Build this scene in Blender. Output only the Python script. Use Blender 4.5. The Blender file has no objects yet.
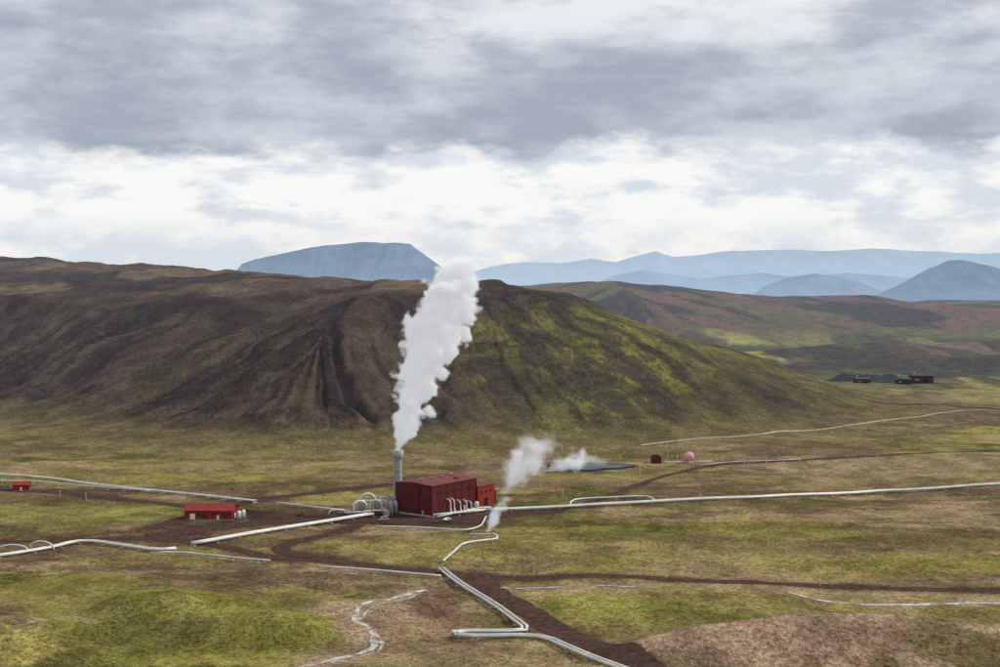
import bpy, bmesh, math, random
import numpy as np
from mathutils import Vector, Matrix
random.seed(7); rng=np.random.default_rng(7)
S=bpy.context.scene
S.view_settings.view_transform='Standard'; S.view_settings.look='None'; S.view_settings.exposure=0
# ------------------------------------------------------------------ camera (standing on a hillside above the valley)
EYE=118.5; F=1400.0; PITCH=math.atan(53.5/F)
cd=bpy.data.cameras.new("camera"); cam=bpy.data.objects.new("camera",cd); S.collection.objects.link(cam)
cd.sensor_width=36; cd.lens=36*F/1000; cd.clip_start=0.5; cd.clip_end=120000
cam.location=(0,0,EYE); cam.rotation_euler=(math.radians(90)-PITCH,0,0); S.camera=cam
# ------------------------------------------------------------------ noise
def hsh(ix,iy,s):
    n=(ix*374761393+iy*668265263+s*1442695041)&0xffffffff
    n=((n^(n>>13))*1274126177)&0xffffffff
    n=n^(n>>16)
    return (n&0xffffff)/float(0xffffff)
def vn(x,y,s=0):
    x=np.asarray(x,float);y=np.asarray(y,float)
    ix=np.floor(x).astype(np.int64);iy=np.floor(y).astype(np.int64)
    fx=x-ix;fy=y-iy
    fx=fx*fx*fx*(fx*(fx*6-15)+10);fy=fy*fy*fy*(fy*(fy*6-15)+10)
    a=hsh(ix,iy,s);b=hsh(ix+1,iy,s);c=hsh(ix,iy+1,s);d=hsh(ix+1,iy+1,s)
    return (a*(1-fx)+b*fx)*(1-fy)+(c*(1-fx)+d*fx)*fy
def fbm(x,y,o=4,s=0,g=0.5):
    t=0;a=1;w=0
    for i in range(o):
        t=t+a*vn(x*2**i+17.3*i,y*2**i-9.1*i,s+i*11);w+=a;a*=g
    return t/w
def sm(a,b,x):
    t=np.clip((x-a)/(b-a),0,1);return t*t*(3-2*t)
def polydist(x,y,P,closed=False):
    best=np.full(x.shape,1e12);par=np.zeros(x.shape);acc=0
    n=len(P)
    for i in range(n if closed else n-1):
        ax,ay=P[i];bx,by=P[(i+1)%n]
        dx,dy=bx-ax,by-ay;L2=dx*dx+dy*dy+1e-9
        t=np.clip(((x-ax)*dx+(y-ay)*dy)/L2,0,1)
        d=(x-ax-t*dx)**2+(y-ay-t*dy)**2
        m=d<best;best=np.where(m,d,best);par=np.where(m,acc+t*math.sqrt(L2),par);acc+=math.sqrt(L2)
    return np.sqrt(best),par
def inside(x,y,P):
    r=np.zeros(x.shape,bool);n=len(P)
    for i in range(n):
        ax,ay=P[i];bx,by=P[(i+1)%n]
        if ay==by: continue
        c=((ay>y)!=(by>y))&(x<(bx-ax)*(y-ay)/(by-ay)+ax)
        r^=c
    return r
def smoothpoly(P,it=2):
    for _ in range(it):
        Q=[];n=len(P)
        for i in range(n):
            a=P[i];b=P[(i+1)%n]
            Q+=[(a[0]*.75+b[0]*.25,a[1]*.75+b[1]*.25),(a[0]*.25+b[0]*.75,a[1]*.25+b[1]*.75)]
        P=Q
    return P
HILL=smoothpoly([(385,1290),(300,1150),(237,1085),(148,1030),(72,1000),(0,985),(-70,970),(-138,955),(-209,962),(-300,1010),(-423,1120),(-700,1250),(-1500,1500),(-3000,1700),(-3000,4200),(-400,3300),(100,2500),(280,1800),(380,1450)],2)
RIDGE=smoothpoly([(-600,2900),(100,2500),(430,2480),(700,2640),(1000,2720),(1600,2750),(3000,3300),(3000,6500),(-2500,6500),(-2500,3400)],2)
def hillparts(x,y):
    d,t=polydist(x,y,HILL,True); s=np.where(inside(x,y,HILL),d,-d)
    d2,t2=polydist(x,y,RIDGE,True); s2=np.where(inside(x,y,RIDGE),d2,-d2)
    return s,t,s2,t2
def height(x,y,parts=None):
    x=np.asarray(x,float);y=np.asarray(y,float)
    r=np.hypot(x,y)
    if parts is None: parts=hillparts(x,y)
    s,t,s2,t2=parts
    near=116.3-0.365*r; near=np.where(near>-60,np.log1p(np.exp(np.clip(near,-60,200)/7))*7,0)
    flat=np.exp(-(((x+70)/130)**2+((y-705)/70)**2))
    und=(fbm(x/170,y/170,4,3)-.5)*10+(fbm(x/38,y/38,3,5)-.5)*3.4*sm(760,520,r)
    und=und*(1-np.clip(flat*1.6,0,1))*sm(3500,2500,r)
    def g(cx,cy,rx,ry,a): return a*np.exp(-(((x-cx)/rx)**2+((y-cy)/ry)**2))
    kn=g(-120,490,26,20,8.5)+g(-75,468,22,14,8.5)+g(-165,455,30,20,8.5)+g(-50,505,14,10,3)-g(-15,470,12,12,2.5)-g(20,440,22,16,2)
    kn=kn*(0.65+0.7*fbm(x/17,y/17,4,9))
    kn=kn+(g(92,438,50,19,11.5)+g(165,440,46,18,8.5)+g(58,430,22,12,3))*(.86+.28*fbm(x/22,y/22,4,10))
    # main plateau hill
    w=(fbm(x/170,y/170,3,21)-.5)*70*sm(0,150,s)
    ss=s+w
    prof=np.interp(ss,[-60,0,40,110,200,290,330,420,800,1300,2200],[0,2,9,33,69,98,104,112,140,165,174])
    prof=prof*sm(-60,10,s)
    east=sm(110,-20,x)
    tw=t+(fbm(x/60,y/60,3,30)-.5)*34
    rill=np.abs(fbm(tw/24,s/420,3,31)-.5)*2
    rill2=np.abs(fbm(tw/9,s/300,2,33)-.5)*2
    face=sm(20,110,ss)*sm(350,230,ss)*east
    prof=prof-(1-rill)*10*face-(1-rill2)*3*face+(fbm(x/55,y/55,4,41)-.5)*(7+6*east)*sm(20,150,s)*(1-.5*sm(150,300,x))
    prof=prof+sm(260,330,ss)*((fbm(x/330,y/330,4,43)-.5)*14)
    left=sm(-60,-900,x)*sm(250,1100,s)*11
    crag=g(-8,1395,26,30,6)+g(-28,1330,16,14,5)
    prof=prof+left+crag*(0.6+.8*fbm(x/9,y/9,3,44))
    top2=np.interp(x,[-1500,146,291,486,632,729,972,1093,1215,2000],[104,103,112,98,84,78,77,62,46,52])/100.
    p2=np.interp(s2+(fbm(x/260,y/260,3,51)-.5)*300,[-80,0,150,450,750,1000,1500,3500],[0,3,20,60,92,99,80,30])*sm(-80,20,s2)*top2
    p2=p2-(1-np.abs(fbm(t2/60,s2/900,3,53)-.5)*2)*9*sm(50,250,s2)*sm(1000,700,s2)+(fbm(x/200,y/200,4,55)-.5)*22*sm(50,400,s2)
    mid=g(560,2150,170,130,22)+g(760,1950,160,70,15)+g(430,1750,60,70,6)+g(900,2400,200,60,18)
    return near+und*sm(60,0,s)+kn+np.maximum(prof,0)+np.maximum(p2,0)+mid-150*sm(5000,8500,r)
def height1(x,y): return float(height(np.array([x]),np.array([y]))[0])
TT=np.geomspace(330,9000,1500)
cp,sp=math.cos(PITCH),math.sin(PITCH)
def ray(px,py):
    a=(px-500)/F;b=(333.5-py)/F
    return np.array([a,cp+b*sp,-sp+b*cp])
def site(px,py):
    """survey a ground point: bearing + depression angle intersected with the real terrain"""
    v=ray(px,py);X=v[0]*TT;Y=v[1]*TT;Z=EYE+v[2]*TT
    h=height(X,Y);k=np.argmax(Z<h)
    if not (Z<h).any(): k=len(TT)-1
    k=max(k,1);a=Z[k-1]-h[k-1];b=h[k]-Z[k];f=a/(a+b+1e-9);t=TT[k-1]+(TT[k]-TT[k-1])*f
    return (v[0]*t,v[1]*t)
def path(pp,step=4.0):
    W=[site(*p) for p in pp];out=[]
    for (a,b) in zip(W[:-1],W[1:]):
        n=max(1,int(math.dist(a,b)/step))
        for i in range(n): out.append((a[0]+(b[0]-a[0])*i/n,a[1]+(b[1]-a[1])*i/n))
    out.append(W[-1]);return out
def smoothpath(P,it=6):
    P=np.array(P)
    for _ in range(it):
        Q=P.copy();Q[1:-1]=(P[:-2]+2*P[1:-1]+P[2:])/4;P=Q
    return P
# ------------------------------------------------------------------ materials
def newmat(n):
    m=bpy.data.materials.new(n);m.use_nodes=True;m.node_tree.nodes.clear();return m,m.node_tree.nodes,m.node_tree.links
def simple(n,col,rough=.7,metal=0,var=.25,scale=1.5,bump=0,spec=.3,stripes=0):
    m,N,L=newmat(n)
    o=N.new('ShaderNodeOutputMaterial');b=N.new('ShaderNodeBsdfPrincipled')
    b.inputs['Roughness'].default_value=rough;b.inputs['Metallic'].default_value=metal
    b.inputs['Specular IOR Level'].default_value=spec
    tc=N.new('ShaderNodeTexCoord');nz=N.new('ShaderNodeTexNoise');nz.inputs['Scale'].default_value=scale;nz.inputs['Detail'].default_value=5
    L.new(tc.outputs['Object'],nz.inputs['Vector'])
    r=N.new('ShaderNodeMapRange');r.inputs[1].default_value=.3;r.inputs[2].default_value=.7;r.inputs[3].default_value=1-var;r.inputs[4].default_value=1+var
    L.new(nz.outputs[0],r.inputs[0])
    mx=N.new('ShaderNodeMix');mx.data_type='RGBA';mx.blend_type='MULTIPLY';mx.inputs[0].default_value=1
    mx.inputs[6].default_value=(*col,1);L.new(r.outputs[0],mx.inputs[7]);out=mx.outputs[2]
    if stripes:
        sp_=N.new('ShaderNodeSeparateXYZ');L.new(tc.outputs['Object'],sp_.inputs[0])
        ad=N.new('ShaderNodeMath');ad.operation='ADD';L.new(sp_.outputs[0],ad.inputs[0]);L.new(sp_.outputs[1],ad.inputs[1])
        ml=N.new('ShaderNodeMath');ml.operation='MULTIPLY';L.new(ad.outputs[0],ml.inputs[0]);ml.inputs[1].default_value=stripes
        fr=N.new('ShaderNodeMath');fr.operation='SINE';L.new(ml.outputs[0],fr.inputs[0])
        bp=N.new('ShaderNodeBump');bp.inputs['Distance'].default_value=.12;bp.inputs['Strength'].default_value=.8
        L.new(fr.outputs[0],bp.inputs['Height']);L.new(bp.outputs[0],b.inputs['Normal'])
    L.new(out,b.inputs['Base Color']);L.new(b.outputs[0],o.inputs[0]);return m
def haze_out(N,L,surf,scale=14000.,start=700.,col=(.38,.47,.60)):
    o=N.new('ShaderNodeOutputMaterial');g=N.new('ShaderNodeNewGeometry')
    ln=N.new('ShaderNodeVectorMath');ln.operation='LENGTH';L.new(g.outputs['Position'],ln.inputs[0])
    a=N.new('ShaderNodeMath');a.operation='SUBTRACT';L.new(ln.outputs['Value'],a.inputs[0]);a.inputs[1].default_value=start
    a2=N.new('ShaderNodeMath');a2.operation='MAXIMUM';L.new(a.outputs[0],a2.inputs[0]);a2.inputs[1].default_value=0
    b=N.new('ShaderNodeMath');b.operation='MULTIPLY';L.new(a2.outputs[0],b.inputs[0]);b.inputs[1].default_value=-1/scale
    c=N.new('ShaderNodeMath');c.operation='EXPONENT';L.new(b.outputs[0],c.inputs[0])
    em=N.new('ShaderNodeEmission');em.inputs[0].default_value=(*col,1)  # air haze by distance, mixed into the surface as emission
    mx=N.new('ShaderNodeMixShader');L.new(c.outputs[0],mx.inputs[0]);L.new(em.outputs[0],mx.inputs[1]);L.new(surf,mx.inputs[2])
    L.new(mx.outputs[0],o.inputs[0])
def groundmat():
    m,N,L=newmat("tundra_ground")
    at=N.new('ShaderNodeAttribute');at.attribute_name='col'
    tc=N.new('ShaderNodeNewGeometry')
    def noise(sc,det,lo,hi,a=.32,b_=.68,ro=.65):
        n=N.new('ShaderNodeTexNoise');n.inputs['Scale'].default_value=sc;n.inputs['Detail'].default_value=det;n.inputs['Roughness'].default_value=ro
        L.new(tc.outputs['Position'],n.inputs['Vector'])
        r=N.new('ShaderNodeMapRange');r.inputs[1].default_value=a;r.inputs[2].default_value=b_;r.inputs[3].default_value=lo;r.inputs[4].default_value=hi
        L.new(n.outputs[0],r.inputs[0]);return n,r
    n2,r2=noise(.55,3,.45,1.58,.34,.66,.85)
    mx=N.new('ShaderNodeMix');mx.data_type='RGBA';mx.blend_type='MULTIPLY';mx.inputs[0].default_value=1
    L.new(at.outputs['Color'],mx.inputs[6]);L.new(r2.outputs[0],mx.inputs[7])
    n3,r3=noise(.16,3,0,1,.46,.56,.75)
    br=N.new('ShaderNodeMix');br.data_type='RGBA';br.blend_type='MULTIPLY';L.new(r3.outputs[0],br.inputs[0]);L.new(mx.outputs[2],br.inputs[6]);br.inputs[7].default_value=(.86,.74,.82,1)
    b=N.new('ShaderNodeBsdfDiffuse')
    L.new(br.outputs[2],b.inputs['Color'])
    bp=N.new('ShaderNodeBump');bp.inputs['Distance'].default_value=1.5;bp.inputs['Strength'].default_value=1.;L.new(n2.outputs[0],bp.inputs['Height']);L.new(bp.outputs[0],b.inputs['Normal'])
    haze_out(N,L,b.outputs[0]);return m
M_ground=groundmat()
def dirtmat(name,col,var=.3,col2=None,sc=.35):
    m,N,L=newmat(name);g=N.new('ShaderNodeNewGeometry')
    n=N.new('ShaderNodeTexNoise');n.inputs['Scale'].default_value=sc;n.inputs['Detail'].default_value=5;n.inputs['Roughness'].default_value=.7;L.new(g.outputs['Position'],n.inputs['Vector'])
    r=N.new('ShaderNodeMapRange');r.inputs[1].default_value=.38;r.inputs[2].default_value=.6;L.new(n.outputs[0],r.inputs[0])
    mx=N.new('ShaderNodeMix');mx.data_type='RGBA'
    mx.inputs[6].default_value=(*( [c*(1-var) for c in col] if col2 is None else col2),1);mx.inputs[7].default_value=(*[c*(1+var) for c in col],1);L.new(r.outputs[0],mx.inputs[0])
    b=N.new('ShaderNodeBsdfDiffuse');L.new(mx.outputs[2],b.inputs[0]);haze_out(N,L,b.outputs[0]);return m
M_dirt=dirtmat("dirt_road",(.070,.043,.035));M_gravel=dirtmat("pale_gravel",(.30,.26,.20));M_stream=dirtmat("stream_bed",(.46,.45,.43),.2,(.20,.155,.10),.22)
M_lava=dirtmat("black_lava",(.034,.031,.035),.4)
M_red=simple("red_corrugated",(.115,.013,.016),.55,var=.22,scale=.3,stripes=9)
M_redroof=simple("red_roof_sheet",(.16,.03,.034),.55,var=.22,scale=.25,stripes=6)
M_redbr=simple("bright_red_paint",(.25,.022,.018),.5,var=.14,scale=.4)
M_dark=simple("dark_opening",(.02,.018,.02),.3)
M_dgrey=simple("dark_grey_sheet",(.055,.05,.055),.7)
M_white=simple("white_paint",(.72,.72,.70),.5,var=.08)
M_pipe=simple("aluminium_pipe_cladding",(.58,.57,.53),.5,metal=.15,var=.16,scale=.2)
M_steel=simple("galvanised_steel",(.33,.34,.35),.45,metal=.5)
M_conc=simple("stack_concrete",(.36,.36,.36),.8,var=.15,scale=.4)
M_grey=simple("grey_roof",(.30,.30,.31),.6)
M_pink=simple("pink_panels",(.62,.30,.30),.6,var=.1)
M_rust=simple("rust_red_steel",(.08,.022,.020),.7,var=.3)
M_blue=simple("pond_water",(.05,.075,.095),.3,var=.2,spec=.5)
# ------------------------------------------------------------------ mesh builder
class MB:
    def __init__(s): s.v=[];s.f=[];s.m=[];s.mats=[];s.sm=[]
    def mi(s,m):
        if m not in s.mats: s.mats.append(m)
        return s.mats.index(m)
    def add(s,V,Fc,m,smooth=False):
        o=len(s.v);s.v+=[tuple(v) for v in V];k=s.mi(m)
        for f in Fc: s.f.append([i+o for i in f]);s.m.append(k);s.sm.append(smooth)
    def box(s,c,d,m,rot=0):
        cx,cy,cz=c;dx,dy,dz=[q/2 for q in d];co,si=math.cos(rot),math.sin(rot);V=[]
        for z in(-dz,dz):
            for x,y in((-dx,-dy),(dx,-dy),(dx,dy),(-dx,dy)): V.append((cx+x*co-y*si,cy+x*si+y*co,cz+z))
        s.add(V,[(0,3,2,1),(4,5,6,7),(0,1,5,4),(1,2,6,5),(2,3,7,6),(3,0,4,7)],m)
    def lathe(s,c,prof,m,n=24,smooth=True,cap=True):
        V=[];Fc=[]
        for r,z in prof:
            for i in range(n): a=2*math.pi*i/n;V.append((c[0]+r*math.cos(a),c[1]+r*math.sin(a),c[2]+z))
        for j in range(len(prof)-1):
            for i in range(n): Fc.append((j*n+i,j*n+(i+1)%n,(j+1)*n+(i+1)%n,(j+1)*n+i))
        if cap: Fc.append(tuple(range(n))[::-1]);Fc.append(tuple(range((len(prof)-1)*n,len(prof)*n)))
        s.add(V,Fc,m,smooth)
    def tube(s,P,r,m,n=10):
        P=[Vector(p) for p in P];T=[]
        for i in range(len(P)):
            a=P[max(i-1,0)];b=P[min(i+1,len(P)-1)];T.append((b-a).normalized())
        up=Vector((0,0,1)) if abs(T[0].z)<.9 else Vector((1,0,0))
        nx=T[0].cross(up).normalized();V=[];Fc=[]
        for i,p in enumerate(P):
            nx=(nx-T[i]*nx.dot(T[i])).normalized();ny=T[i].cross(nx)
            k=1
            if 0<i<len(P)-1:
                c=(P[i]-P[i-1]).normalized().dot(T[i]);k=min(1/max(c,.4),1.6)
            for j in range(n):
                a=2*math.pi*j/n;V.append(p+nx*math.cos(a)*r*(k if abs(T[i].z)<.3 else 1)+ny*math.sin(a)*r)
        for i in range(len(P)-1):
            for j in range(n): Fc.append((i*n+j,i*n+(j+1)%n,(i+1)*n+(j+1)%n,(i+1)*n+j))
        Fc.append(tuple(range(n))[::-1]);Fc.append(tuple(range((len(P)-1)*n,len(P)*n)))
        s.add(V,Fc,m,True)
    def obj(s,name,loc=(0,0,0),rot=0,parent=None):
        me=bpy.data.meshes.new(name);me.from_pydata(s.v,[],s.f)
        for m in s.mats: me.materials.append(m)
        me.polygons.foreach_set('material_index',s.m);me.polygons.foreach_set('use_smooth',s.sm);me.update()
        o=bpy.data.objects.new(name,me);S.collection.objects.link(o);o.location=loc;o.rotation_euler=(0,0,rot)
        if parent: o.parent=parent
        return o
def empty(name,loc,rot=0):
    o=bpy.data.objects.new(name,None);S.collection.objects.link(o);o.location=loc;o.rotation_euler=(0,0,rot);return o
# ------------------------------------------------------------------ roads & streams
ROADS=[
 ("dirt_road",[(-60,541),(60,541),(150,537),(225,547),(290,560),(420,571),(560,577),(720,582),(860,587),(1060,593)],7.,M_dirt),
 ("dirt_road",[(470,574),(480,585),(515,606),(570,636),(640,667),(700,700)],12,M_dirt),
 ("dirt_road",[(150,537),(200,529),(270,523),(330,519),(395,521),(470,518),(560,510)],12,M_dirt),
 ("dirt_road",[(150,529),(222,508),(262,499),(330,491),(392,484)],9,M_dirt),
 ("dirt_road",[(-30,486),(80,494),(185,506),(250,512),(300,519)],9,M_dirt),
 ("dirt_road",[(340,560),(300,556),(270,548),(330,535),(360,524)],8,M_dirt),
 ("dirt_road",[(560,510),(612,497),(650,480),(700,467),(760,462),(860,457),(1050,450)],4.5,M_dirt),
 ("gravel_track",[(640,445),(735,437),(780,431),(860,424),(925,416),(962,410),(1050,412)],4.5,M_gravel),
 ("dirt_road",[(870,402),(930,404),(985,408),(1040,416)],10,M_dirt),
]
STREAMS=[("stream",[(425,590),(398,598),(360,603),(349,611),(356,622),(372,634),(387,644),(370,652),(335,660),(300,668),(250,680)],3.0,M_stream,-.45,2.3),
 ("stream",[(420,594),(395,603),(366,607),(354,613),(362,626),(382,637),(392,646),(366,657),(330,663)],2.0,M_stream,-.9,2.6),
 ("gravel_track",[(787,592),(806,598),(835,604),(870,605),(935,604),(1040,602)],2.6,M_stream,.5,.8),
 ("gravel_track",[(500,588),(560,587),(636,587)],1.2,M_stream,0,1.6)]
def strip(name,pp,width,mat,off=.16,k=0,wmin=.6,wamp=.8,fr=7.):
    P=smoothpath(path(pp,2.5),25);n=len(P)
    T=np.gradient(P,axis=0);T/=np.linalg.norm(T,axis=1)[:,None]+1e-9;Nn=np.stack([-T[:,1],T[:,0]],1)
    i=np.arange(n);wl=width/2*np.maximum(wmin+wamp*fbm(i/fr,i*0+k,4,61,.7),.02);wr=width/2*np.maximum(wmin+wamp*fbm(i/fr,i*0+k+9,4,67,.7),.02)
    V=[];nc=5
    for j in range(nc):
        f=j/(nc-1)
        Q=P+Nn*(-(wl*(1-f))+wr*f)[:,None];z=height(Q[:,0],Q[:,1])+off-(0.12 if j in(0,nc-1) else 0)
        V.append(np.column_stack([Q,z]))
    V=np.stack(V,1).reshape(-1,3);Fc=[]
    for a in range(n-1):
        for j in range(nc-1): Fc.append((a*nc+j,a*nc+j+1,(a+1)*nc+j+1,(a+1)*nc+j))
    b=MB();b.add(V.tolist(),Fc,mat,True);b.obj(name);return P
ROADP=[];
for k,(n,pp,w,m) in enumerate(ROADS): ROADP.append((strip(n,pp,w,m,.16+.012*k,k*3),w))
STRP=[]
for k,(n,pp,w,m,a_,b_) in enumerate(STREAMS): STRP.append((strip(n,pp,w,m,.2+.01*k,50+k*3,a_,b_,5.),w))
# ------------------------------------------------------------------ terrain mesh
def build_terrain():
    fine=np.arange(-23,23.001,.056)
    th=np.radians(np.concatenate([np.arange(-180,-24,3.),fine,np.arange(26,179,3.)]))
    def seq(a,b,q): return a*q**np.arange(0,math.ceil(math.log(b/a)/math.log(q)))
    r=np.concatenate([[.01],seq(3,330,1.16),seq(330,1700,1.0035),seq(1700,6000,1.006),seq(6000,70000,1.06)])
    nr,nt=len(r),len(th);R,TH=np.meshgrid(r,th,indexing='ij')
    X=(R*np.sin(TH)).ravel();Y=(R*np.cos(TH)).ravel()
    parts=hillparts(X,Y);Z=height(X,Y,parts);s,t,s2,t2=parts
    C=np.zeros((X.size,4));C[:,3]=1
    def lay(col,m):
        m=np.clip(m,0,1)[:,None];C[:,:3]=C[:,:3]*(1-m)+np.array(col)*m
    rr=np.hypot(X,Y)
    nA=fbm(X/240,Y/150,5,71,.55);nB=fbm(X/75,Y/60,5,73,.6);nC=fbm(X/16,Y/16,4,75,.6);nD=fbm(X/5,Y/5,3,76,.7)
    C[:,:3]=(.215,.188,.068)
    lay((.285,.252,.074),sm(.47,.60,nB*.5+nC*.3+nD*.2))
    lay((.165,.118,.068),sm(.50,.57,nA*.65+nC*.25+nD*.1))
    lay((.115,.115,.036),sm(.54,.62,fbm(X/60,Y/28,5,77,.6)*.8+nD*.2))
    lay((.31,.24,.13),sm(.54,.63,fbm(X/110,Y/34,5,79,.6)*.85+nD*.15)*.8)
    sel=(Y>300)&(rr<2500)&(np.abs(TH.ravel())<.42)
    idx=np.nonzero(sel)[0]
    for (P,w) in ROADP:
        P2=P[::6];d,_=polydist(X[idx],Y[idx],P2.tolist());m=np.zeros(X.size)
        m[idx]=sm(w*1.0+2,w*.3,d+ (nC[idx]-.5)*10);lay((.086,.056,.042),m*.8)
    def blob(px,py,wx,wy,col,a=1,e=.35):
        c=site(px,py);d=c[1];rx=wx*d/F;ry=wy*d*d/(F*EYE)
        q=np.sqrt(((X-c[0])/rx)**2+((Y-c[1])/ry)**2)+(nC-.5)*1.1+(nB-.5)*.9+(nD-.5)*.4
        lay(col,sm(1+e,1-e,q)*a)
    DK=(.074,.047,.038)
    blob(330,517,95,8,DK);blob(410,520,75,7,DK);blob(230,525,60,5,DK,.9);blob(250,500,55,5,DK,.8);blob(485,520,30,8,DK,.6);blob(170,538,50,5,DK,.8)
    blob(480,580,20,7,DK,.9);blob(320,556,45,4,DK,.7);blob(90,492,70,4,DK,.7);blob(370,545,60,8,(.14,.10,.06),.5)
    blob(560,620,60,12,(.17,.115,.06),.6)
    blob(230,625,170,40,(.185,.190,.042),.8);blob(60,590,90,20,(.24,.225,.062),.6);blob(560,545,190,20,(.265,.24,.072),.6);blob(160,510,60,10,(.235,.245,.06),.6)
    blob(60,515,80,12,(.235,.245,.06),.6);blob(870,540,260,12,(.155,.138,.055),.6);blob(900,566,200,10,(.28,.255,.07),.6);blob(920,480,200,8,(.25,.20,.10),.5);blob(760,530,80,10,(.26,.24,.062),.5)
    blob(580,605,100,12,(.235,.24,.055),.7);blob(640,478,120,5,(.27,.24,.085),.6);blob(250,470,200,6,(.24,.19,.08),.5);blob(420,545,80,8,(.25,.21,.075),.5)
    blob(160,640,60,14,(.105,.105,.035),.55);blob(290,600,60,8,(.11,.10,.04),.5)
    for (P,w) in STRP:
        P2=P[::4];d,_=polydist(X[idx],Y[idx],P2.tolist());m=np.zeros(X.size)
        m[idx]=sm(11,2,d+(nC[idx]-.5)*18);lay((.30,.225,.14),m*.8)
    blob(400,612,62,22,(.29,.22,.135),.9,.5);blob(450,635,45,26,(.23,.165,.095),.75,.5);blob(355,607,52,7,(.31,.24,.15),.85);blob(350,657,80,11,(.27,.205,.12),.75);blob(435,600,24,12,(.12,.08,.05),.75)
    blob(820,655,210,42,(.15,.108,.056),.9)
    kn=np.exp(-(((X-105)/70)**2+((Y-438)/26)**2))
    lay((.36,.265,.175),sm(.15,.5,kn)*sm(.485,.56,nC*.5+nB*.35+nD*.15)*.9)
    blob(740,636,80,10,(.36,.265,.175),.75);blob(850,634,70,9,(.34,.25,.155),.7);blob(700,614,60,4,(.16,.16,.05),.6);blob(940,640,60,12,(.13,.11,.045),.7)
    # ---------------- main hill
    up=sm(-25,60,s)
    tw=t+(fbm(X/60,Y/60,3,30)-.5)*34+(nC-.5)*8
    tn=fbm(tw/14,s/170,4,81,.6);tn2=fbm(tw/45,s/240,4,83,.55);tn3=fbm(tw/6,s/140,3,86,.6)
    lay((.082,.061,.042),up)  # hill's own brown, face kept darker in albedo to stand in for cloud shade
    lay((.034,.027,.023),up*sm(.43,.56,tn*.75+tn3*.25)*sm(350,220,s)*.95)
    lay((.125,.10,.052),up*sm(.52,.64,tn2*.7+tn3*.3)*.6*sm(300,60,s))
    lay((.17,.15,.06),up*sm(95,5,s)*.65)
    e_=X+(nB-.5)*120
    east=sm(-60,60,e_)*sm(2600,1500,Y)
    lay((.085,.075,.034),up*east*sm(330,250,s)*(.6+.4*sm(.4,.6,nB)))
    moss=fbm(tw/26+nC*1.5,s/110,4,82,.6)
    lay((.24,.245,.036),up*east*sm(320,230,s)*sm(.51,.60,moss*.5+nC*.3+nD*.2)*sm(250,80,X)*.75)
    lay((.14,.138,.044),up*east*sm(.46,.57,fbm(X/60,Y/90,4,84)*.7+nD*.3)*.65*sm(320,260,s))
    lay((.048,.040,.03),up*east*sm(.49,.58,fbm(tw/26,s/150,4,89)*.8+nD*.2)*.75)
    lay((.034,.028,.026),up*sm(240,290,s)*sm(350,315,s)*sm(.42,.58,fbm(t/30,s/40,4,85))*.85)
    lay((.028,.024,.024),up*np.exp(-(((X-0)/60)**2+((Y-1350)/65)**2))*sm(.4,.52,nC*.6+nD*.4)*1.4)
    top=sm(300,360,s)
    lay((.110,.080,.055),top);lay((.055,.044,.036),top*sm(.46,.58,nA));lay((.18,.135,.08),top*sm(.52,.64,fbm(X/90,Y/260,5,87))*.8)
    lay((.17,.14,.055),sm(-90,-20,s)*sm(70,0,s)*.6)
    # ---------------- ridge behind
    u2=sm(-40,120,s2)*(1-sm(0,40,s))
    lay((.125,.076,.060),u2);lay((.11,.11,.045),u2*sm(.46,.57,fbm(t2/180,s2/500,5,91))*.85);lay((.16,.085,.066),u2*sm(.52,.64,fbm(t2/90,s2/260,5,93))*.75);lay((.045,.038,.034),u2*sm(.50,.58,fbm(t2/60,s2/500,5,95))*.85);lay((.13,.15,.05),u2*sm(260,60,s2)*.7)
    far=sm(1250,1800,rr)*(1-sm(-60,0,s))*(1-sm(0,150,s2))
    lay((.17,.185,.065),far*.85);lay((.16,.115,.075),far*sm(.47,.56,fbm(X/120,Y/320,5,97)));lay((.32,.32,.09),far*sm(.52,.60,fbm(X/90,Y/190,5,99))*.85);lay((.055,.060,.034),far*sm(.52,.60,fbm(X/110,Y/260,5,101))*.85);lay((.06,.045,.04),far*sm(.55,.62,fbm(X/70,Y/330,5,103))*.8)
    C[:,:3]*=(.76+.48*np.clip((fbm(X/15,Y/15,3,110,.6)-.3)/.4,0,1))[:,None]
    me=bpy.data.meshes.new("terrain")
    V=np.column_stack([X,Y,Z])
    i=np.arange(nr-1)[:,None];j=np.arange(nt)[None,:];jn=(j+1)%nt
    q=np.stack([i*nt+j,i*nt+jn,(i+1)*nt+jn,(i+1)*nt+j],-1).reshape(-1,4)[:, ::-1]
    me.vertices.add(len(V));me.vertices.foreach_set('co',V.ravel())
    me.loops.add(q.size);me.loops.foreach_set('vertex_index',q.ravel().astype(np.int32))
    me.polygons.add(len(q));me.polygons.foreach_set('loop_start',np.arange(0,q.size,4,dtype=np.int32));me.polygons.foreach_set('loop_total',np.full(len(q),4,np.int32))
    me.polygons.foreach_set('use_smooth',np.ones(len(q),bool))
    me.update(calc_edges=True)
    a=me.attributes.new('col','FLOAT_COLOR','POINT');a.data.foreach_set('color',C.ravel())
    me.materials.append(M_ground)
    o=bpy.data.objects.new("terrain",me);S.collection.objects.link(o)
    if me.polygons[len(q)//2].normal.z<0: me.flip_normals()
build_terrain()
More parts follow.
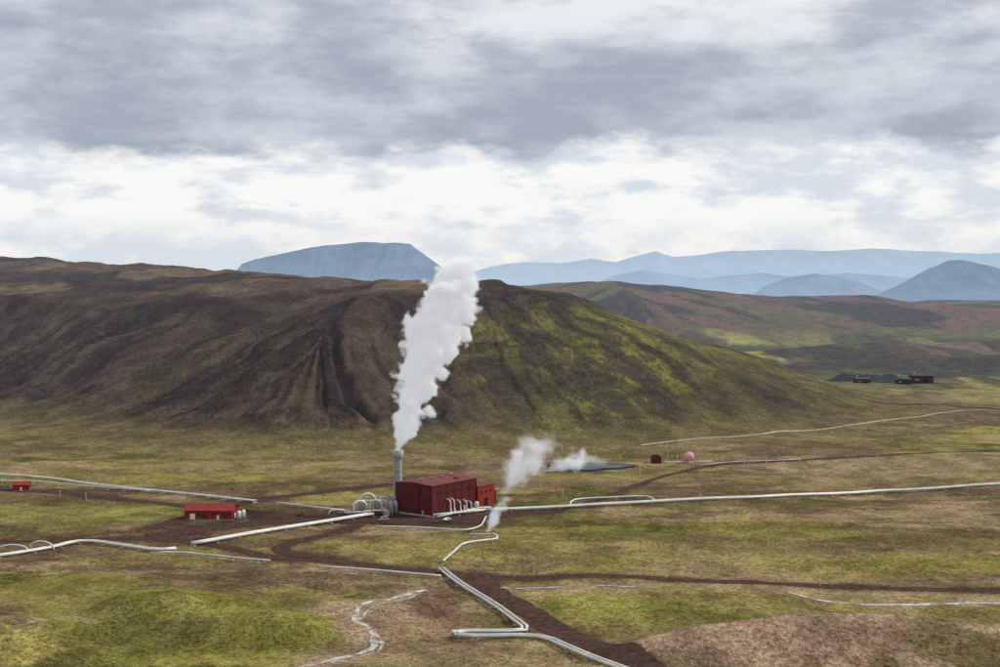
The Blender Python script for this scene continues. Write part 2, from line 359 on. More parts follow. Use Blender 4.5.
# ------------------------------------------------------------------ distant mountains
def mountain(name,D,prof,depth,base,colr,haze,hz,seed,rough=1.0,pw=1.3):
    prof=sorted(prof);xs=np.array([(p[0]-500)/F*D for p in prof]);zs=np.array([EYE+(280-p[1])/F*D for p in prof])
    nx,ny=520,70;X=np.linspace(xs[0],xs[-1],nx);U=np.linspace(-1,1,ny)
    XX,UU=np.meshgrid(X,U,indexing='ij');YY=D+UU*depth
    k=D/15000.
    top=np.interp(XX+(fbm(XX/(700*k),UU*2,3,seed)-.5)*depth*.3*np.abs(UU),xs,zs)
    top=top+(fbm(XX/(260*k),XX*0,4,seed+1)-.5)*26*k*rough
    cr=1-np.abs(UU)**pw
    g=np.abs(fbm(XX/(230*k),UU*1.0,4,seed+5)-.5)*2
    ZZ=base+(top-base)*np.clip(cr*(1-.75*(1-g)*np.abs(UU)*(1-np.abs(UU))*2),0,1)
    V=np.stack([XX,YY,ZZ],-1).reshape(-1,3);Fc=[]
    for i in range(nx-1):
        for j in range(ny-1): Fc.append((i*ny+j,(i+1)*ny+j,(i+1)*ny+j+1,i*ny+j+1))
    m,N,L=newmat(name+"_hazed_rock")  # rock with air haze baked in as blue albedo and emission
    gm=N.new('ShaderNodeNewGeometry');n=N.new('ShaderNodeTexNoise');n.inputs['Scale'].default_value=.003/k;n.inputs['Detail'].default_value=5
    mp=N.new('ShaderNodeMapping');mp.inputs['Scale'].default_value=(1,.3,2.5);L.new(gm.outputs['Position'],mp.inputs[0]);L.new(mp.outputs[0],n.inputs['Vector'])
    r=N.new('ShaderNodeMapRange');r.inputs[1].default_value=.35;r.inputs[2].default_value=.65;r.inputs[3].default_value=.45;r.inputs[4].default_value=1.5;L.new(n.outputs[0],r.inputs[0])
    mx=N.new('ShaderNodeMix');mx.data_type='RGBA';mx.blend_type='MULTIPLY';mx.inputs[0].default_value=1;mx.inputs[6].default_value=(*colr,1);L.new(r.outputs[0],mx.inputs[7])
    b=N.new('ShaderNodeBsdfDiffuse');L.new(mx.outputs[2],b.inputs[0])
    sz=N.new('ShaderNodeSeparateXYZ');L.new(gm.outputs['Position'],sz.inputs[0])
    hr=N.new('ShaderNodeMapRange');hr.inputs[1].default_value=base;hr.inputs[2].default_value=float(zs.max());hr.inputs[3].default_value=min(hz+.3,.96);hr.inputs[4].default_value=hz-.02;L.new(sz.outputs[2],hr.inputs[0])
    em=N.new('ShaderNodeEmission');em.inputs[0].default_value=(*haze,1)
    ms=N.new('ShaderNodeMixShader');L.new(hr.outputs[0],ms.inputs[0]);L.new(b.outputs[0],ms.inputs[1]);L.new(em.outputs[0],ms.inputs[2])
    o=N.new('ShaderNodeOutputMaterial');L.new(ms.outputs[0],o.inputs[0])
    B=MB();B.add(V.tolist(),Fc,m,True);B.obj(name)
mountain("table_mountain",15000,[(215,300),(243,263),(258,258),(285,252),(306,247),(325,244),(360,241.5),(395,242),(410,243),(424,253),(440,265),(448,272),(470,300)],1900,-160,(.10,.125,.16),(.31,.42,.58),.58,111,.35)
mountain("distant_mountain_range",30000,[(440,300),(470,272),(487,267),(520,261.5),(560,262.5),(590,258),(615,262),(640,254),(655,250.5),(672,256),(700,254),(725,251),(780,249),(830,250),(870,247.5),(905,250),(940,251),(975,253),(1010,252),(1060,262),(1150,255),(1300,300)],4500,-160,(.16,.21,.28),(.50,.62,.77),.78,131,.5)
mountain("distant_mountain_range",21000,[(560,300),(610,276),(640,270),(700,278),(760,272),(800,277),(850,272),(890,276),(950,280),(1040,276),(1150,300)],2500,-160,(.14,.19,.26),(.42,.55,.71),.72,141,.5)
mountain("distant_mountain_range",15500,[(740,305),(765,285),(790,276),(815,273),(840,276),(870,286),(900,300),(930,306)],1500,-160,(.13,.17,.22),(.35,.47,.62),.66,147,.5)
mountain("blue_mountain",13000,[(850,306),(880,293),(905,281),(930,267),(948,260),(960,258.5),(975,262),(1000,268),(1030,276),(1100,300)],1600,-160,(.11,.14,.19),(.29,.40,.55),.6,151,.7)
# ------------------------------------------------------------------ pond
def pond():
    c=(site(545,466)[0]+27,site(583,467)[1]);B=MB();n=48;V=[(c[0],c[1],0)]
    for i in range(n):
        a=2*math.pi*i/n;k=1+.18*math.sin(3*a+1)+.08*math.sin(7*a);V.append((c[0]+24*k*math.cos(a),c[1]+15*k*math.sin(a),0))
    zz=max(height1(c[0]+q,c[1]+p) for q in(-22,0,22) for p in(-12,0,12))+.25
    B.add([(v[0],v[1],zz) for v in V],[(0,i+1,(i+1)%n+1) for i in range(n)],M_blue)
    R=[]
    for rr_,dz in((1.0,-.02),(1.04,.35),(1.2,-1.5)):
        for i in range(n):
            v=V[i+1];R.append((c[0]+(v[0]-c[0])*rr_,c[1]+(v[1]-c[1])*rr_,zz+dz))
    B.add(R,[(k*n+i,k*n+(i+1)%n,(k+1)*n+(i+1)%n,(k+1)*n+i) for k in range(2) for i in range(n)],M_lava,True)
    B.obj("geothermal_pond")
pond()
# ------------------------------------------------------------------ pipelines
def pipeline(name,pp,r=.55,n=1,gap=1.7,hgt=1.3,supp=12,step=6):
    W=np.array(path(pp,step));B=MB()
    W=smoothpath(W,1)
    T=np.gradient(W,axis=0);T/=np.linalg.norm(T,axis=1)[:,None]+1e-9;Nn=np.stack([-T[:,1],T[:,0]],1)
    z=height(W[:,0],W[:,1]);
    for _ in range(8): z[1:-1]=(z[:-2]+2*z[1:-1]+z[2:])/4
    for k in range(n):
        o=(k-(n-1)/2)*gap;Q=W+Nn*o
        B.tube([(q[0],q[1],zz+hgt) for q,zz in zip(Q,z)],r,M_pipe,10)
    st=max(1,int(supp/step))
    for i in range(0,len(W),st):
        a=math.atan2(T[i][1],T[i][0])
        B.box((W[i][0],W[i][1],z[i]+(hgt-r)/2-.3),(.35,(n-1)*gap+.8,hgt-r+.6),M_steel,a)
        B.box((W[i][0],W[i][1],z[i]+.0),(1.0,(n-1)*gap+1.6,.5),M_conc,a)
    B.obj(name)
pipeline("steam_pipeline",[(486,512),(560,509),(640,504.5),(760,499),(880,493),(1060,484)],.6,2,2.4)
pipeline("steam_pipeline",[(570,507),(572,501.5),(650,498),(655,503)],.45,1)
pipeline("steam_pipeline",[(193,546),(260,534),(330,523),(372,516)],.62,2,2.3)
pipeline("steam_pipeline",[(277,505),(310,509),(350,513.5)],.5,1)
pipeline("steam_pipeline",[(-40,473),(0,476),(60,481),(100,487),(170,494),(255,503)],.42,2,2.0)
pipeline("steam_pipeline",[(-30,483),(40,483),(75,487),(150,493)],.35,1)
pipeline("steam_pipeline",[(-40,563),(0,558),(50,550),(78,543),(95,543.5),(160,553),(176,551)],.5,2,2.0)
pipeline("steam_pipeline",[(150,556),(172,554),(220,559),(270,563.5)],.42,1)
pipeline("steam_pipeline",[(320,569.5),(380,573.5),(441,579)],.45,1)
pipeline("steam_pipeline",[(441,571),(470,592),(500,611),(531,633),(448,635.5),(455,642),(542,638),(600,662),(660,688)],.5,2,1.9)
pipeline("steam_pipeline",[(376,529),(420,530),(466,533),(481,529),(486,519)],.42,1)
pipeline("steam_pipeline",[(443,564),(463,546),(498,541.5),(496,537),(470,537)],.5,1,step=3)
pipeline("steam_pipeline",[(433,517.5),(458,515),(486,512)],.5,2,1.4)
pipeline("steam_pipeline",[(700,467),(740,463),(800,461)],.18,1)
def arches(name,pts,r,m=M_pipe):
    B=MB()
    for (px,py,w,h,ang) in pts:
        c=site(px,py);z0=height1(*c);P=[]
        dx,dy=math.cos(ang)*w/2,math.sin(ang)*w/2
        P.append((c[0]-dx,c[1]-dy,z0-.5))
        for i in range(17):
            a=math.pi*(1-i/16);P.append((c[0]+dx*math.cos(a),c[1]+dy*math.cos(a),z0+h-min(w/2*.8,h*.8)+min(w/2*.8,h*.8)*math.sin(a)))
        P.append((c[0]+dx,c[1]+dy,z0-.5));B.tube(P,r,m,12)
    B.obj(name)
arches("pipe_arch",[(12,553,14,3.6,.1),(42,549,12,3.4,-.3)],.42)
# ------------------------------------------------------------------ power station
def powerhouse():
    c=site(432,517.5);z0=min(height1(*c),height1(c[0]-20,c[1]+15))-.2
    rot=math.atan2(.8,.6)
    root=empty("geothermal_power_station",(c[0],c[1],z0),rot)
    Lx,Ly,H=36,24,15.6
    B=MB()
    B.box((Lx/2,Ly/2,H/2),(Lx,Ly,H),M_red);B.box((Lx/2,Ly/2,.5),(Lx+.3,Ly+.3,1.0),M_conc)
    B.box((Lx/2,Ly/2,H+.15),(Lx+.5,Ly+.5,.5),M_rust)
    B.obj("walls",parent=root)
    B=MB()
    V=[(-.4,-.4,H+.42),(Lx+.4,-.4,H+.42),(Lx+.4,Ly+.4,H+.42),(-.4,Ly+.4,H+.42),(-.4,Ly/2,H+1.5),(Lx+.4,Ly/2,H+1.5)]
    B.add(V,[(0,1,5,4),(2,3,4,5),(0,4,3),(1,2,5)],M_redroof)
    B.obj("roof",parent=root)
    B=MB()
    for i in range(4): B.lathe((6+i*8,Ly/2,H+1.3),[(.5,0),(.5,.7),(.8,.8),(.7,1.1),(.1,1.3)],M_grey,12)
    B.box((Lx*.72,Ly*.22,H+1.2),(2.2,2.,1.0),M_redroof)
    B.obj("roof_vents",parent=root)
    B=MB()
    for i in range(8): B.box((4+i*4,-.03,11.6),(2.4,.1,1.0),M_dark)
    for i in range(3): B.box((-.03,4.5+i*6.5,8.5),(.1,2.0,1.1),M_dark)
    B.box((-.04,15,3.2),(.12,5,5.2),M_rust);B.box((-.04,6,1.9),(.12,1.4,2.4),M_grey)
    B.box((9,-.04,2.8),(4.5,.12,4.4),M_rust);B.box((26,-.04,2.0),(1.4,.12,2.3),M_white)
    for i in range(7): B.box((i*6+.02,-.1,H/2),(.25,.22,H-1.2),M_rust)
    for i in range(4): B.box((-.1,1+i*7.3,H/2),(.22,.25,H-1.2),M_rust)
    B.obj("windows_and_doors",parent=root)
    B=MB()
    B.box((Lx+7.2,6.5,5.6),(14,15,11.2),M_redbr);B.box((Lx+7.2,6.5,11.4),(14.4,15.4,.4),M_redroof);B.box((Lx+7,-1.06,3),(3.2,.1,4),M_dark)
    for i in range(3): B.box((Lx+3+i*4,-1.07,8.2),(1.6,.1,1.1),M_dark)
    B.box((Lx+14.5+2.3,6.5,3.5),(5,10,7),M_red)
    B.obj("annex",parent=root)
    B=MB()
    for x,h in((11,8),(14,8),(19,6.6),(24,6),(28,5)):
        P=[(x,0.2,h)]+[(x,-1.2-1.8*math.sin(a),h-1.8+1.8*math.cos(a)) for a in np.linspace(0,math.pi/2,8)]+[(x,-3.0,h-4),(x,-3.4,1.6),(x-1,-4.4,1.2),(x-7,-5.2,1.2)]
        B.tube(P,.42,M_pipe,10)
    B.tube([(-2,-5.0,1.3),(20,-5.0,1.3),(34,-5.4,1.3),(37,-9,1.3)],.5,M_pipe,10)
    B.lathe((31,-4,0),[(1.3,0),(1.3,4),(.9,4.6),(.1,4.9)],M_pipe,14)
    B.obj("wall_pipes",parent=root)
    B=MB()
    sx=(397.5-500)/F*735;cxy=Vector((sx-c[0],735-c[1],0));co,si=math.cos(-rot),math.sin(-rot)
    lx,ly=cxy.x*co-cxy.y*si,cxy.x*si+cxy.y*co
    topz=EYE-(450-280)/F*735-z0
    B.lathe((lx,ly,-.5),[(2.6,0),(2.3,4),(2.05,topz-6),(2.1,topz-4.4),(2.95,topz-3.6),(2.95,topz+.2),(2.5,topz+.3),(2.4,topz-2)],M_conc,28)
    B.box((lx,ly,2.5),(8,7,5),M_grey);
    for k in range(1,8): B.lathe((lx,ly,k*(topz-6)/8),[(2.28,0),(2.30,.15),(2.28,.3)],M_steel,28,cap=False)
    B.tube([(lx-2.5,ly,1),(lx-2.5,ly,topz-5)],.12,M_steel,6)
    B.obj("exhaust_stack",parent=root)
    return c
PS=powerhouse()
def pipework():
    c=site(372,514);z0=height1(*c)-.1;root=empty("separator_pipework",(c[0],c[1],z0),.15)
    B=MB()
    def arch(x,y,w,h,r,ang=0):
        dx,dy=math.cos(ang)*w/2,math.sin(ang)*w/2;P=[(x-dx,y-dy,.2)]
        for i in range(15):
            a=math.pi*(1-i/14);P.append((x+dx*math.cos(a),y+dy*math.cos(a),h-w/2+w/2*math.sin(a)))
        P.append((x+dx,y+dy,.2));B.tube(P,r,M_pipe,12)
    arch(-6,0,7,6.8,.7,.2);arch(-2,4,8,9.8,.7,.1);arch(2,-1,6,7.2,.6,-.2);arch(6,3,5,8.2,.55,.3)
    B.tube([(-14,-3,1.6),(-6,-3,1.6),(0,-3,2.2),(8,-3,2.2)],.7,M_pipe,12)
    B.tube([(-9.5,1,.8),(-9.5,1,5),(-8.8,1,6.2),(-7.5,1,6.8),(6,1,6.8),(7.2,1,6.3),(7.6,1,5),(7.6,1,1)],.5,M_pipe,12)
    B.tube([(-22,-6,1.2),(-21,-6,3.4),(-18,-6,3.8),(-15,-5,3.4),(-14,-4,1.4)],.5,M_pipe,12)
    B.obj("pipe_bends",parent=root)
    B=MB()
    for i,(x,y) in enumerate(((9.5,-1),(12.2,0.2),(4,7),(-4,8))):
        B.lathe((x,y,0),[(.9,0),(1.15,.8),(1.15,5.2),(.8,6.2),(.2,6.6)],M_steel,16)
    for x in(-3,2,7): B.box((x,-5.6,1.2),(3,2,2.4),M_grey if x!=2 else M_rust)
    B.obj("separator_tanks",parent=root)
    B=MB()
    for x in(-10,-5,0,5,10):
        for y in(-4.3,1.9): B.box((x,y,2.6),(.35,.35,5.2),M_steel)
        B.box((x,-1.2,5.35),(.35,6.5,.3),M_steel)
    B.obj("support_frame",parent=root)
pipework()
def gable_house(name,px,py,L,W,H,Rh,rot,wall,roof,detail=True):
    c=site(px,py);z0=height1(*c)-.15;root=empty(name,(c[0],c[1]+W/2,z0),rot)
    B=MB();V=[(-L/2,-W/2,0),(L/2,-W/2,0),(L/2,W/2,0),(-L/2,W/2,0),(-L/2,-W/2,H),(L/2,-W/2,H),(L/2,W/2,H),(-L/2,W/2,H),(-L/2,0,H+Rh),(L/2,0,H+Rh)]
    B.add(V,[(0,1,5,4),(1,2,6,9,5),(2,3,7,6),(3,0,4,8,7)],wall);B.box((0,0,.2),(L+.2,W+.2,.5),M_conc);B.obj("walls",parent=root)
    B=MB();e=.5;k=Rh/(W/2)*e
    for s_ in(-1,1):
        a=[(-L/2-e,s_*(W/2+e),H-k+.05),(L/2+e,s_*(W/2+e),H-k+.05),(L/2+e,0,H+Rh+.05),(-L/2-e,0,H+Rh+.05)]
        b=[(q[0],q[1],q[2]+.22) for q in a];V=a+b
        B.add(V,[(3,2,1,0),(4,5,6,7),(0,1,5,4),(1,2,6,5),(2,3,7,6),(3,0,4,7)],roof)
    B.obj("roof",parent=root)
    B=MB()
    if detail:
        for x,w,h,m in((-L*.33,2.6,2.8,M_white),(-L*.08,3.2,3.2,M_rust),(L*.2,1.2,2.2,M_white)): B.box((x,-W/2-.03,h/2+.35),(w,.1,h),m)
        for x in(-L*.2,L*.1,L*.32,L*.42): B.box((x,-W/2-.03,H*.6),(1.3,.1,1),M_dark)
        B.box((L/2+.03,0,1.6),(.1,2.4,2.6),M_white)
        B.lathe((L*.25,W*.2,H+Rh*.5),[(.3,0),(.3,1.4),(.45,1.5),(.1,1.8)],M_grey,10)
    else:
        B.box((0,-W/2-.03,1.3),(1.2,.1,2),M_white);B.box((L*.3,-W/2-.03,1.9),(1,.1,.8),M_dark)
    B.obj("doors_and_windows",parent=root)
gable_house("red_workshop",209,520,24,11,4.8,2.6,-.06,M_redbr,M_redbr)
gable_house("red_hut",20,491,9,6,3.6,1.6,.2,M_redbr,M_redbr,False)
gable_house("red_hut",-8,489,6,5,3,1.4,.1,M_redbr,M_redbr,False)
for px,py in((239,519),(243.5,518)):
    c=site(px,py);B=MB();B.lathe((0,0,-.1),[(1.1,0),(1.1,3.4),(.8,4.1),(.15,4.4)],M_white,18);B.lathe((0,0,4.1),[(.3,0),(.3,.5),(.1,.6)],M_steel,10)
    B.box((1.2,0,1.8),(.12,.5,3.6),M_steel);B.obj("storage_tank",(c[0],c[1],height1(*c)))
c=site(689,463);B=MB();bm=bmesh.new();bmesh.ops.create_icosphere(bm,subdivisions=2,radius=3.6)
B.add([(v.co.x,v.co.y,v.co.z+4.0) for v in bm.verts],[[v.index for v in f.verts] for f in bm.faces],M_pink);
B.lathe((0,0,-.3),[(2.6,0),(2.5,1.5),(2.2,1.6)],M_conc,20);B.box((0,-2.6,1.4),(1.2,.4,2),M_white);B.tube([(2.4,0,1),(6,1,1),(16,2,1)],.3,M_pipe,8)
bm.free();B.obj("well_dome",(c[0],c[1],height1(*c)))
c=site(656,463);B=MB();B.box((0,0,1.6),(6.6,5,3.2),M_rust)
P=[(3.4*math.cos(a),3.2+2.6*math.sin(a)) for a in np.linspace(0,math.pi,13)]
V=[(p[0],-2.6,p[1]) for p in P]+[(p[0],2.6,p[1]) for p in P];n=13
B.add(V,[(i,i+1,n+i+1,n+i) for i in range(n-1)]+[tuple(range(n))[::-1],tuple(range(n,2*n))],M_rust)
B.box((-.8,-2.65,1.3),(1.2,.1,2.2),M_dark);B.tube([(3,0,1),(9,0,1),(22,1,1)],.3,M_pipe,8);B.obj("wellhead_shelter",(c[0],c[1],height1(*c)))
for px,py,hh in((528,470,5),(545,459,4),(562,452,4),(604,466,5),(620,462,5),(636,456,4),(668,459,5),(677,462,5),(700,463,4),(722,464,5),(744,465,5),(767,463,5),(563,497,5),(640,475,5),(480,462,4),(878,459,4),(60,497,4),(86,500,4),(700,500,4),(768,545,3.5),(900,520,3.5),(840,575,3.5),(665,577,3.5),(820,586,3.5),(950,560,3.5)):
    c=site(px,py);B=MB();B.lathe((0,0,-.3),[(.16,0),(.13,hh),(.1,hh+.2)],M_white,8);B.box((.25,0,hh),(.9,.15,.14),M_steel);B.lathe((0,0,-.2),[(.4,0),(.35,.5)],M_conc,8);B.obj("marker_post",(c[0],c[1],height1(*c)))
def car(px,py,rot,col,van=False):
    c=site(px,py);B=MB();L,W=(5.2,2.0) if van else (4.4,1.8);h=2.1 if van else 1.45
    pr=[(-L/2,.45),(-L/2,.95),(-L/2+.9,1.05),(-L/2+1.5,h-.05),(L/2-.9,h),(L/2-.15,1.05),(L/2,.45)];n=len(pr)
    V=[(p[0],-W/2,p[1]) for p in pr]+[(p[0],W/2,p[1]) for p in pr]
    B.add(V,[(i,(i+1)%n,n+(i+1)%n,n+i) for i in range(n)]+[tuple(range(n))[::-1],tuple(range(n,2*n))],col)
    B.box((.25,0,h-.35),(L*.5,W+.04,.4),M_dark)
    for x in(-L*.3,L*.3):
        for y in(-W/2,W/2):
            V=[(x+.34*math.cos(a),y+dy,.34+.34*math.sin(a)) for dy in(-.12,.12) for a in np.linspace(0,2*math.pi,12,endpoint=False)]
            B.add(V,[(i,(i+1)%12,12+(i+1)%12,12+i) for i in range(12)]+[tuple(range(12))[::-1],tuple(range(12,24))],M_dark)
    B.obj("parked_van" if van else "parked_car",(c[0],c[1],height1(*c)+.15),rot)
car(300,516,1.2,M_rust);car(447,521,.9,M_white);car(384,521,.4,M_grey,True)
def works():
    c=site(878,383);n=90;m=24;V=[];Fc=[]
    for i in range(n):
        for j in range(m):
            u=i/(n-1);v=j/(m-1);x=(u-.5)*95;y=(v-.5)*60
            e=min(1,5*min(u,1-u))*min(1,3*min(v,1-v));h=9*e*max(0,float(fbm(np.array([x/16]),np.array([y/16]),3,201)[0])*1.5-.1)
            V.append((x,y,h-1.0))
    for i in range(n-1):
        for j in range(m-1): Fc.append((i*m+j,(i+1)*m+j,(i+1)*m+j+1,i*m+j+1))
    B=MB();B.add(V,Fc,M_lava,True);B.obj("lava_gravel_heap",(c[0],c[1]+35,height1(*c)))
    for px,py,L,W,H in((921,383,25,12,9),(903,384,16,9,6),(862,383,17,9,5)):
        c=site(px,py);root=empty("industrial_shed",(c[0],c[1],height1(*c)-.3),random.uniform(-.2,.2))
        B=MB();B.box((0,0,H/2),(L,W,H),M_dgrey);B.box((L*.15,-W/2-.04,H*.3),(L*.2,.1,H*.55),M_dark);B.box((-L*.25,-W/2-.04,H*.5),(L*.2,.1,H*.2),M_grey);B.obj("walls",parent=root)
        B=MB();V=[(-L/2-.5,-W/2-.5,H+.02),(L/2+.5,-W/2-.5,H+.02),(L/2+.5,W/2+.5,H+.02),(-L/2-.5,W/2+.5,H+.02),(-L/2-.5,0,H+W*.18),(L/2+.5,0,H+W*.18)]
        B.add(V,[(0,1,5,4),(2,3,4,5),(0,4,3),(1,2,5)],M_dgrey);B.lathe((-L*.3,1,H),[(.6,0),(.5,4)],M_steel,10);B.obj("roof",parent=root)
works()
# ------------------------------------------------------------------ steam (density grid built from a rising centreline + turbulence)
def fogmat(name,dens,em=.35):
    m,N,L=newmat(name);o=N.new('ShaderNodeOutputMaterial');v=N.new('ShaderNodeVolumePrincipled')
    at=N.new('ShaderNodeAttribute');at.attribute_name='density'
    b=N.new('ShaderNodeMath');b.operation='MULTIPLY';L.new(at.outputs['Fac'],b.inputs[0]);b.inputs[1].default_value=dens
    e=N.new('ShaderNodeMath');e.operation='MULTIPLY';L.new(b.outputs[0],e.inputs[0]);e.inputs[1].default_value=em  # steam glows slightly, standing in for multiple scattering
    v.inputs['Color'].default_value=(1,1,1,1);v.inputs['Density Attribute'].default_value='';L.new(b.outputs[0],v.inputs['Density']);L.new(e.outputs[0],v.inputs['Emission Strength'])
    v.inputs['Emission Color'].default_value=(.95,.97,1,1);v.inputs['Anisotropy'].default_value=.1
    L.new(v.outputs[0],o.inputs['Volume']);return m
def fog(name,cl,D,mat,vox,nsc,amp,vamp,lo,hi,warp=3.,vsc=1.3):
    P=[];R=[];Dn=[]
    for a,b in zip(cl[:-1],cl[1:]):
        for i in range(8):
            f=i/8;q=[a[k]*(1-f)+b[k]*f for k in range(4)]
            P.append(((q[0]-500)/F*D,D,EYE+(280-q[1])/F*D));R.append(q[2]*D/F);Dn.append(q[3])
    o0=Vector(P[0]);P=[tuple(Vector(p)-o0) for p in P]
    me=bpy.data.meshes.new(name);me.from_pydata(P,[(i,i+1) for i in range(len(P)-1)],[])
    for nm,vals in(('rad',R),('den',Dn)):
        a=me.attributes.new(nm,'FLOAT','POINT');a.data.foreach_set('value',vals)
    o=bpy.data.objects.new(name,me);S.collection.objects.link(o);o.location=o0;me.materials.append(mat)
    A=np.array(P);mr=max(R)*1.6;mn=A.min(0)-mr;mxx=A.max(0)+mr;mn[2]=max(mn[2],-R[0]*1.2)
    ng=bpy.data.node_groups.new(name+"_fog","GeometryNodeTree")
    ng.interface.new_socket("Geometry",in_out='INPUT',socket_type='NodeSocketGeometry');ng.interface.new_socket("Geometry",in_out='OUTPUT',socket_type='NodeSocketGeometry')
    N=ng.nodes;L=ng.links;gi=N.new('NodeGroupInput');go=N.new('NodeGroupOutput')
    pos=N.new('GeometryNodeInputPosition')
    wn=N.new('ShaderNodeTexNoise');wn.inputs['Scale'].default_value=nsc*.8;wn.inputs['Detail'].default_value=2;L.new(pos.outputs[0],wn.inputs['Vector'])
    def vm(op,a,b):
        n=N.new('ShaderNodeVectorMath');n.operation=op;L.new(a,n.inputs[0])
        if isinstance(b,tuple): n.inputs[1].default_value=b
        else: L.new(b,n.inputs[1])
        return n
    sn0=N.new('GeometryNodeSampleNearest');sn0.domain='POINT';L.new(gi.outputs[0],sn0.inputs['Geometry']);L.new(pos.outputs[0],sn0.inputs['Sample Position'])
    def samp(field,dt,idx):
        si=N.new('GeometryNodeSampleIndex');si.data_type=dt;si.domain='POINT';L.new(gi.outputs[0],si.inputs['Geometry']);L.new(field,si.inputs['Value']);L.new(idx,si.inputs['Index']);return si.outputs[0]
    def attr(nm):
        n=N.new('GeometryNodeInputNamedAttribute');n.data_type='FLOAT';n.inputs['Name'].default_value=nm;return n.outputs[0]
    r0=samp(attr('rad'),'FLOAT',sn0.outputs[0])
    wr=N.new('ShaderNodeMath');wr.operation='MULTIPLY';L.new(r0,wr.inputs[0]);wr.inputs[1].default_value=2*warp
    wv0=vm('SUBTRACT',wn.outputs['Color'],(.5,.5,.5))
    wv=N.new('ShaderNodeVectorMath');wv.operation='SCALE';L.new(wv0.outputs[0],wv.inputs[0]);L.new(wr.outputs[0],wv.inputs['Scale'])
    wp=vm('ADD',pos.outputs[0],wv.outputs[0]).outputs[0]
    sn=N.new('GeometryNodeSampleNearest');sn.domain='POINT';L.new(gi.outputs[0],sn.inputs['Geometry']);L.new(wp,sn.inputs['Sample Position'])
    cpos=samp(N.new('GeometryNodeInputPosition').outputs[0],'FLOAT_VECTOR',sn.outputs[0]);rad=samp(attr('rad'),'FLOAT',sn.outputs[0]);den=samp(attr('den'),'FLOAT',sn.outputs[0])
    dist=vm('DISTANCE',wp,cpos).outputs['Value']
    def M(op,a,b=None):
        n=N.new('ShaderNodeMath');n.operation=op
        for i,q in enumerate((a,b)):
            if q is None: continue
            if isinstance(q,(int,float)): n.inputs[i].default_value=q
            else: L.new(q,n.inputs[i])
        return n.outputs[0]
    n1=N.new('ShaderNodeTexNoise');n1.inputs['Scale'].default_value=nsc*1.8;n1.inputs['Detail'].default_value=5;n1.inputs['Roughness'].default_value=.62;L.new(wp,n1.inputs['Vector'])
    q=M('SUBTRACT',1.0,M('DIVIDE',dist,rad))
    q=M('ADD',q,M('MULTIPLY',M('SUBTRACT',n1.outputs[0],.5),amp))
    for sc_,va in((vsc,vamp),(vsc*2.3,vamp*.5)):
        vo=N.new('ShaderNodeTexVoronoi');vo.feature='F1';vo.inputs['Scale'].default_value=nsc*sc_;L.new(wp,vo.inputs['Vector'])
        q=M('ADD',q,M('MULTIPLY',M('SUBTRACT',.5,vo.outputs['Distance']),va))
    mr_=N.new('ShaderNodeMapRange');mr_.interpolation_type='SMOOTHSTEP';L.new(q,mr_.inputs[0]);mr_.inputs[1].default_value=lo;mr_.inputs[2].default_value=hi
    fin=M('MULTIPLY',mr_.outputs[0],den)
    vc=N.new('GeometryNodeVolumeCube');L.new(fin,vc.inputs['Density']);vc.inputs['Min'].default_value=tuple(mn);vc.inputs['Max'].default_value=tuple(mxx)
    for k,ax in enumerate('XYZ'): vc.inputs['Resolution '+ax].default_value=max(8,int((mxx[k]-mn[k])/vox))
    smn=N.new('GeometryNodeSetMaterial');smn.inputs['Material'].default_value=mat
    L.new(vc.outputs[0],smn.inputs['Geometry']);L.new(smn.outputs[0],go.inputs[0])
    g=o.modifiers.new("fog",'NODES');g.node_group=ng
cl=[(397.5,452,4,1),(398,445,6,1),(400,437,10,1),(404,427,15,1),(409,416,20,1),(413,404,22,1),(414,392,23,1),(418,381,24,1),(424,369,25,1),(424,357,28,1),(430,346,32,.95),(435,334,34,.95),(440,321,33,.9),(443,309,32,.85),(450,297,34,.75),(457,287,33,.6),(462,278,27,.45),(466,270,18,.3)]
fog("steam_plume",cl,735,fogmat("steam",.8,.30),.85,.07,1.2,.75,.22,.42,.5,1.25)
cl2=[(506,492,7,.35),(508,486,12,.6),(512,478,17,.9),(518,470,21,.9),(524,461,23,.7),(531,453,22,.5),(540,447,19,.35),(550,442,14,.2)]
wc=site(512,494)
fog("vent_steam",cl2,wc[1],fogmat("steam_thin",.24,.30),1.1,.085,1.7,.6,.15,.85,.6)
cl3=[(548,472,6,.5),(558,468,12,.8),(570,463,16,1),(582,461,14,.8),(595,462,10,.5),(606,463,6,.3)]
wp_=site(575,471)
fog("pond_steam",cl3,wp_[1],fogmat("pond_mist",.20,.30),1.1,.085,1.7,.6,.15,.8,.6)
wq=site(488,532)
fog("vent_steam",[(488,532,3,.8),(490,527,6,1),(493,521,8,1),(496,515,8,.7),(501,508,7,.5),(506,500,6,.3)],wq[1],fogmat("steam_small",.45,.30),.7,.14,1.5,.5,.15,.6,.5)
# ------------------------------------------------------------------ light
el=math.radians(40);az=math.radians(78)
w=bpy.data.worlds.new("World");S.world=w;w.use_nodes=True;N=w.node_tree.nodes;L=w.node_tree.links;N.clear()
out=N.new('ShaderNodeOutputWorld');bg=N.new('ShaderNodeBackground');bg.inputs[1].default_value=.1;L.new(bg.outputs[0],out.inputs[0])
sky=N.new('ShaderNodeTexSky');sky.sky_type='NISHITA';sky.sun_disc=False;sky.sun_elevation=el;sky.sun_rotation=az
tc=N.new('ShaderNodeTexCoord');sep=N.new('ShaderNodeSeparateXYZ');L.new(tc.outputs['Generated'],sep.inputs[0])
def M(op,a,b=None,c=None):
    n=N.new('ShaderNodeMath');n.operation=op
    for i,q in enumerate((a,b,c)):
        if q is None: continue
        if isinstance(q,(int,float)): n.inputs[i].default_value=q
        else: L.new(q,n.inputs[i])
    return n.outputs[0]
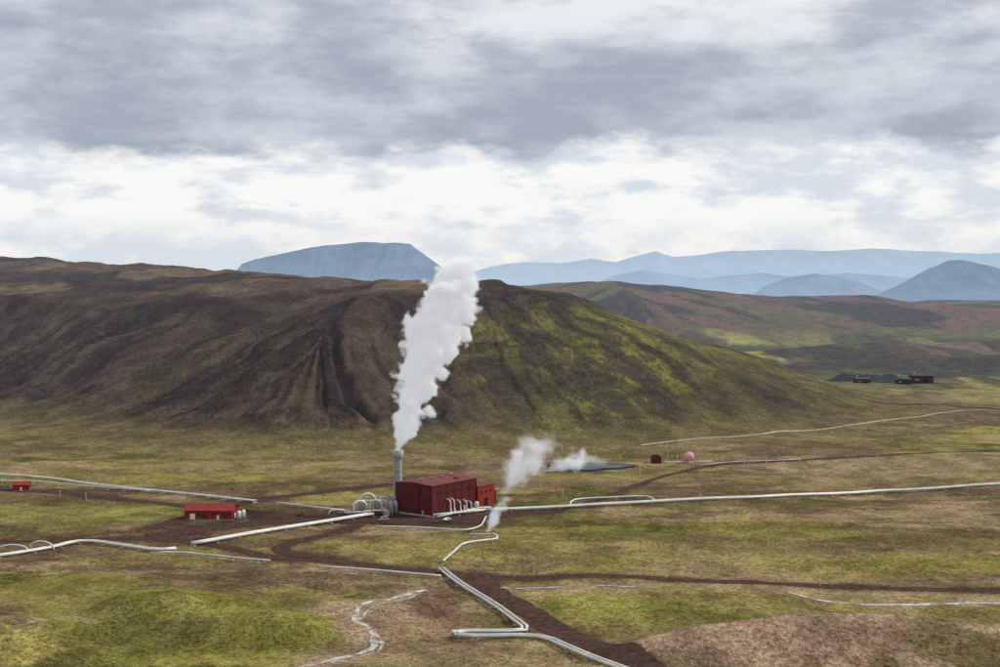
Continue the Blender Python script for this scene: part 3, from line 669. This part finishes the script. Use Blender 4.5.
def nz(vec,sc,det,ro=.55,dist=0):
    n=N.new('ShaderNodeTexNoise');n.inputs['Scale'].default_value=sc;n.inputs['Detail'].default_value=det;n.inputs['Roughness'].default_value=ro;n.inputs['Distortion'].default_value=dist;L.new(vec,n.inputs['Vector']);return n.outputs[0]
def mp(sc,loc=(0,0,0)):
    m=N.new('ShaderNodeMapping');m.inputs['Scale'].default_value=sc;m.inputs['Location'].default_value=loc;L.new(tc.outputs['Generated'],m.inputs[0]);return m.outputs[0]
def smr(v,a,b,lo=0,hi=1):
    r=N.new('ShaderNodeMapRange');r.interpolation_type='SMOOTHSTEP';r.inputs[1].default_value=a;r.inputs[2].default_value=b;r.inputs[3].default_value=lo;r.inputs[4].default_value=hi;L.new(v,r.inputs[0]);return r.outputs[0]
def mixc(f,a,b):
    m=N.new('ShaderNodeMix');m.data_type='RGBA'
    if isinstance(f,float): m.inputs[0].default_value=f
    else: L.new(f,m.inputs[0])
    for i,q in((6,a),(7,b)):
        if isinstance(q,tuple): m.inputs[i].default_value=(*q,1)
        else: L.new(q,m.inputs[i])
    return m.outputs[2]
Zd=sep.outputs[2];Xd=sep.outputs[0]
n_big=nz(mp((4.5,4.5,14),(1.3,0,.2)),1,3,.5)
n_edge=nz(mp((15,15,36),(3.1,0,0)),1,5,.6)
n_deck=nz(mp((6,6,22),(2.4,1,.7)),1,7,.56)
n_band=nz(mp((14,14,42),(5,2,0)),1,6,.56)
n_fine=nz(mp((30,30,66),(1,2,3)),1,5,.6)
fine=M('MULTIPLY',M('SUBTRACT',n_fine,.5),.26)
deck=mixc(smr(M('ADD',n_deck,fine),.40,.70),(3.7,4.15,5.0),(6.4,6.8,7.5))
deckt=mixc(smr(M('ADD',n_deck,fine),.36,.60),(4.6,5.0,5.8),(8.7,8.9,9.1))
hm=M('ADD',M('ADD',Zd,M('MULTIPLY',Xd,.11)),M('MULTIPLY',M('SUBTRACT',n_big,.5),.16))
deckhi=mixc(smr(hm,.14,.23),deck,deckt)
band=mixc(smr(M('ADD',n_band,fine),.36,.53),(6.9,7.4,8.1),(9.7,9.7,9.6))
low=mixc(smr(M('ADD',n_edge,fine),.38,.60),(7.1,7.6,8.3),(9.35,9.25,9.05))
bandm=mixc(smr(Zd,.02,.05),low,band)
edge=smr(M('ADD',Zd,M('ADD',M('MULTIPLY',M('SUBTRACT',n_big,.5),.05),M('ADD',M('MULTIPLY',M('SUBTRACT',n_edge,.5),.05),M('MULTIPLY',fine,.10)))),.084,.102)
allc=mixc(edge,bandm,deckhi)
fin=mixc(.95,sky.outputs[0],allc)
L.new(fin,bg.inputs[0])
sl=bpy.data.lights.new("sun",'SUN');sl.energy=2.7;sl.angle=math.radians(10);sl.color=(1,.94,.85);so=bpy.data.objects.new("sun",sl);S.collection.objects.link(so)
V=Vector((math.sin(az)*math.cos(el),math.cos(az)*math.cos(el),math.sin(el)));so.rotation_euler=V.to_track_quat('Z','Y').to_euler();so.location=(0,0,500)
print("done")
